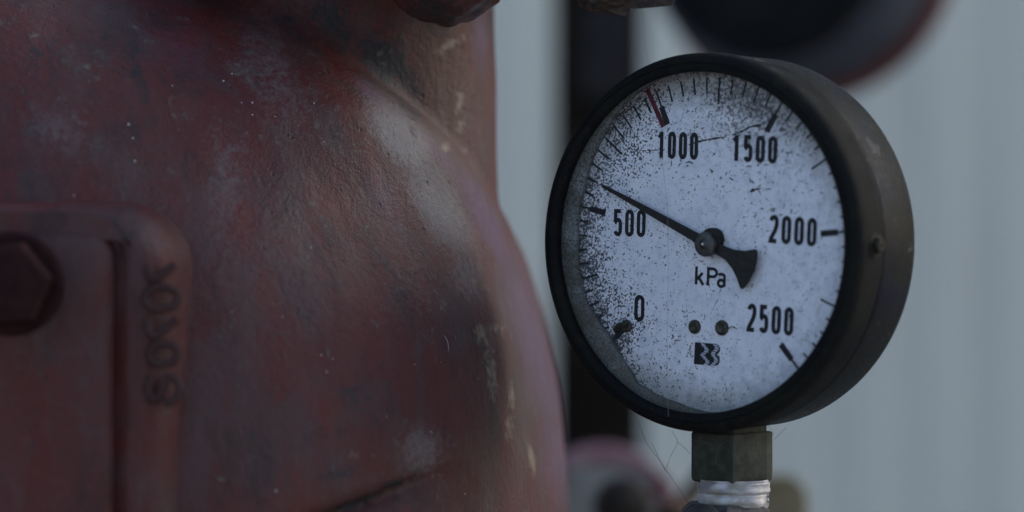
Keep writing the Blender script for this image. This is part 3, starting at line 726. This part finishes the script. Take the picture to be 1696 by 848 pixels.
# coupling the gauge is screwed into
darkst = simple('dark_blue_grey_steel', (.028, .026, .027), (.075, .070, .068), .6, 240, .0003)
cf_ = W(1202, 836, 12)
coup = thing('pipe_coupling', 'dark steel hexagon coupling under the taped gauge thread', 'coupling', (cf_[0]*U, cf_[1]*U, 0))
def hexr(r, z, rot=27): return [np.array([cf_[0]+r*math.cos(R(rot+60*k)), cf_[1]+r*math.sin(R(rot+60*k)), cf_[2]+z]) for k in range(6)]
v, f = loops([hexr(62, 4), hexr(68, 3), hexr(82, -8), hexr(85, -14), hexr(85, -120), hexr(70, -128)], cap_start=True); mesh('hexagon', v, f, darkst, coup, sharp=20)
v, f = lathe([(-126, 48), (-(H/U)+20-400, 48)], np.array([cf_[0], cf_[1], cf_[2]]), (0, 0, 1), 40)
zb = (0.0-H)/U; v = np.array(v); v[40:, 2] = zb; mesh('riser_pipe', v, f, darkst, coup)
v, f = lathe([(0, 44), (6, 40), (6, .1)], W(1150, 838, -62), (-.3, -1, .25), 32); v, f = lathe([(0, .1), (2, 26), (-4, 34), (-30, 36)], W(1160, 862, -70), (-.25, -.75, .6), 32)
mesh('union_boss', v, f, darkst, coup, sharp=50)
v, f = lathe([(0, 300), (4000, 300)], np.array([CX, CY, zb]), (0, 0, 1), 48, cap0=True); v = np.array(v); v[48:, 2] = -1560; mesh('pedestal', v, f, RED, pump)

# ------------------------------------------------------------------ cobweb
webm = simple('grey_cobweb_silk', (.22, .23, .24), (.32, .33, .34), .6, 500, .00001); dweb = simple('dirty_cobweb_silk', (.03, .03, .03), (.06, .06, .06), .8, 500, .00001)
def web(name, label, strands, mat, rad, group):
    t = thing(name, label, 'cobweb', tuple(world_pts(W(*strands[0][0]))[0]), group)
    for s_ in strands:
        pts = smooth_path([W(*p) for p in s_], 5); v, f = tube(pts, [.8*rad*random.uniform(.7, 1.3) for _ in pts], 5); mesh('strand', v, f, mat, t)
web('cobweb', 'fine pale cobweb thread hanging from the rusted bracket to the gauge rim', [[(1058, -20, 0), (1064, 30, -5), (1068, 70, -8), (1076, 118, -12), (1077, 133, -14)]], webm, .45, 'cobweb threads around the gauge')
web('cobweb', 'dark cobweb threads slanting down from the gauge to the coupling', [[(1058, 700, 0), (1070, 732, 0), (1092, 762, 0), (1118, 800, 0), (1142, 836, 0)], [(1080, 735, 0), (1100, 776, 0), (1103, 780, 0)], [(1113, 714, 0), (1122, 733, 0), (1110, 757, 0), (1104, 776, 0)], [(1122, 733, 0), (1130, 738, 0), (1144, 752, -5)], [(1156, 722, -40), (1166, 732, -46), (1182, 737, -52)], [(1186, 770, -58), (1188, 745, -60), (1202, 731, -62), (1212, 728, -64), (1210, 716, -64)]], dweb, .42, 'cobweb threads around the gauge')
web('cobweb', 'short pale cobweb threads between gauge case and right side of stem', [[(1272, 704, 0), (1278, 712, 0), (1281, 722, 5)], [(1302, 708, 0), (1290, 720, 0), (1282, 728, 5)]], dweb, .35, 'cobweb threads around the gauge')
web('cobweb', 'pale cobweb thread running down over the white dial', [[(1096, 260, -40), (1101, 300, -40), (1105, 340, -40), (1107, 420, -40), (1106, 520, -40), (1105, 560, -40), (1107, 690, -45)]], webm, .35, 'cobweb threads around the gauge')

# ------------------------------------------------------------------ pale grit clinging to the paint
grit = simple('white_grit', (.42, .40, .39), (.55, .55, .55), .5, 9000, .00001)
from mathutils.bvhtree import BVHTree
bv = BVHTree.FromPolygons([tuple(p) for p in V.tolist()], FQ.tolist())
spots = [(583, 268, 1.8), (637, 470, .9), (624, 322, .9), (687, 604, 1.6), (676, 614, .0), (714, 715, 1.5), (770, 818, 1.6), (653, 726, 1.0), (515, 410, 1.6), (468, 524, 1.6), (532, 588, 1.7), (551, 594, 1.2), (541, 616, 1.7),
         (400, 170, 2.2), (418, 190, 1.8), (384, 122, 1.8), (370, 134, 1.8), (285, 142, 2.2), (418, 170, 2.0), (213, 206, 2.2), (220, 229, 2.0), (223, 267, 2.2), (122, 324, 2.2), (457, 813, 1.9), (536, 235, 1.6), (520, 171, 1.5), (455, 193, 1.3), (384, 516, 1.6),
         (792, 627, 1.0), (730, 600, .7), (708, 633, .7), (740, 420, .8), (755, 560, .8), (861, 582, 1.2), (640, 690, .8), (620, 560, .7), (810, 480, .8), (900, 780, 1.2)]
gv, gf = [], []
for px, py, r in spots:
    if r <= 0: continue
    r *= random.uniform(.5, .95)
    o = Vector((0, -D, 0)); d = (Vector(W(px, py, 0))-o).normalized(); hit = bv.ray_cast(o, d)
    if hit[0] is None: continue
    c = np.array(hit[0])-np.array(d)*r*.6
    v, f = lathe([(-r, .05), (-r*.7, r*.7), (0, r), (r*.7, r*.7), (r, .05)], c, (0, 1, 0), 8); k = len(gv); gv.extend(v); gf.extend([tuple(i+k for i in q) for q in f])
mesh('pale_grit', gv, gf, grit, pump, kind='stuff')
# one short bristle stuck to the casting
for a, b in (((736, 556), (743, 581)), ):
    P3 = []
    for px, py in (a, ((a[0]+b[0])/2+2, (a[1]+b[1])/2-2), b):
        o = Vector((0, -D, 0)); d = (Vector(W(px, py, 0))-o).normalized(); hit = bv.ray_cast(o, d); P3.append(np.array(hit[0])-np.array(d)*1.2)
    v, f = tube(smooth_path(P3, 4), .7, 6); mesh('bristle', v, f, simple('pale_bristle', (.25, .2, .2), (.3, .26, .26), .6, 900, .00001), pump)
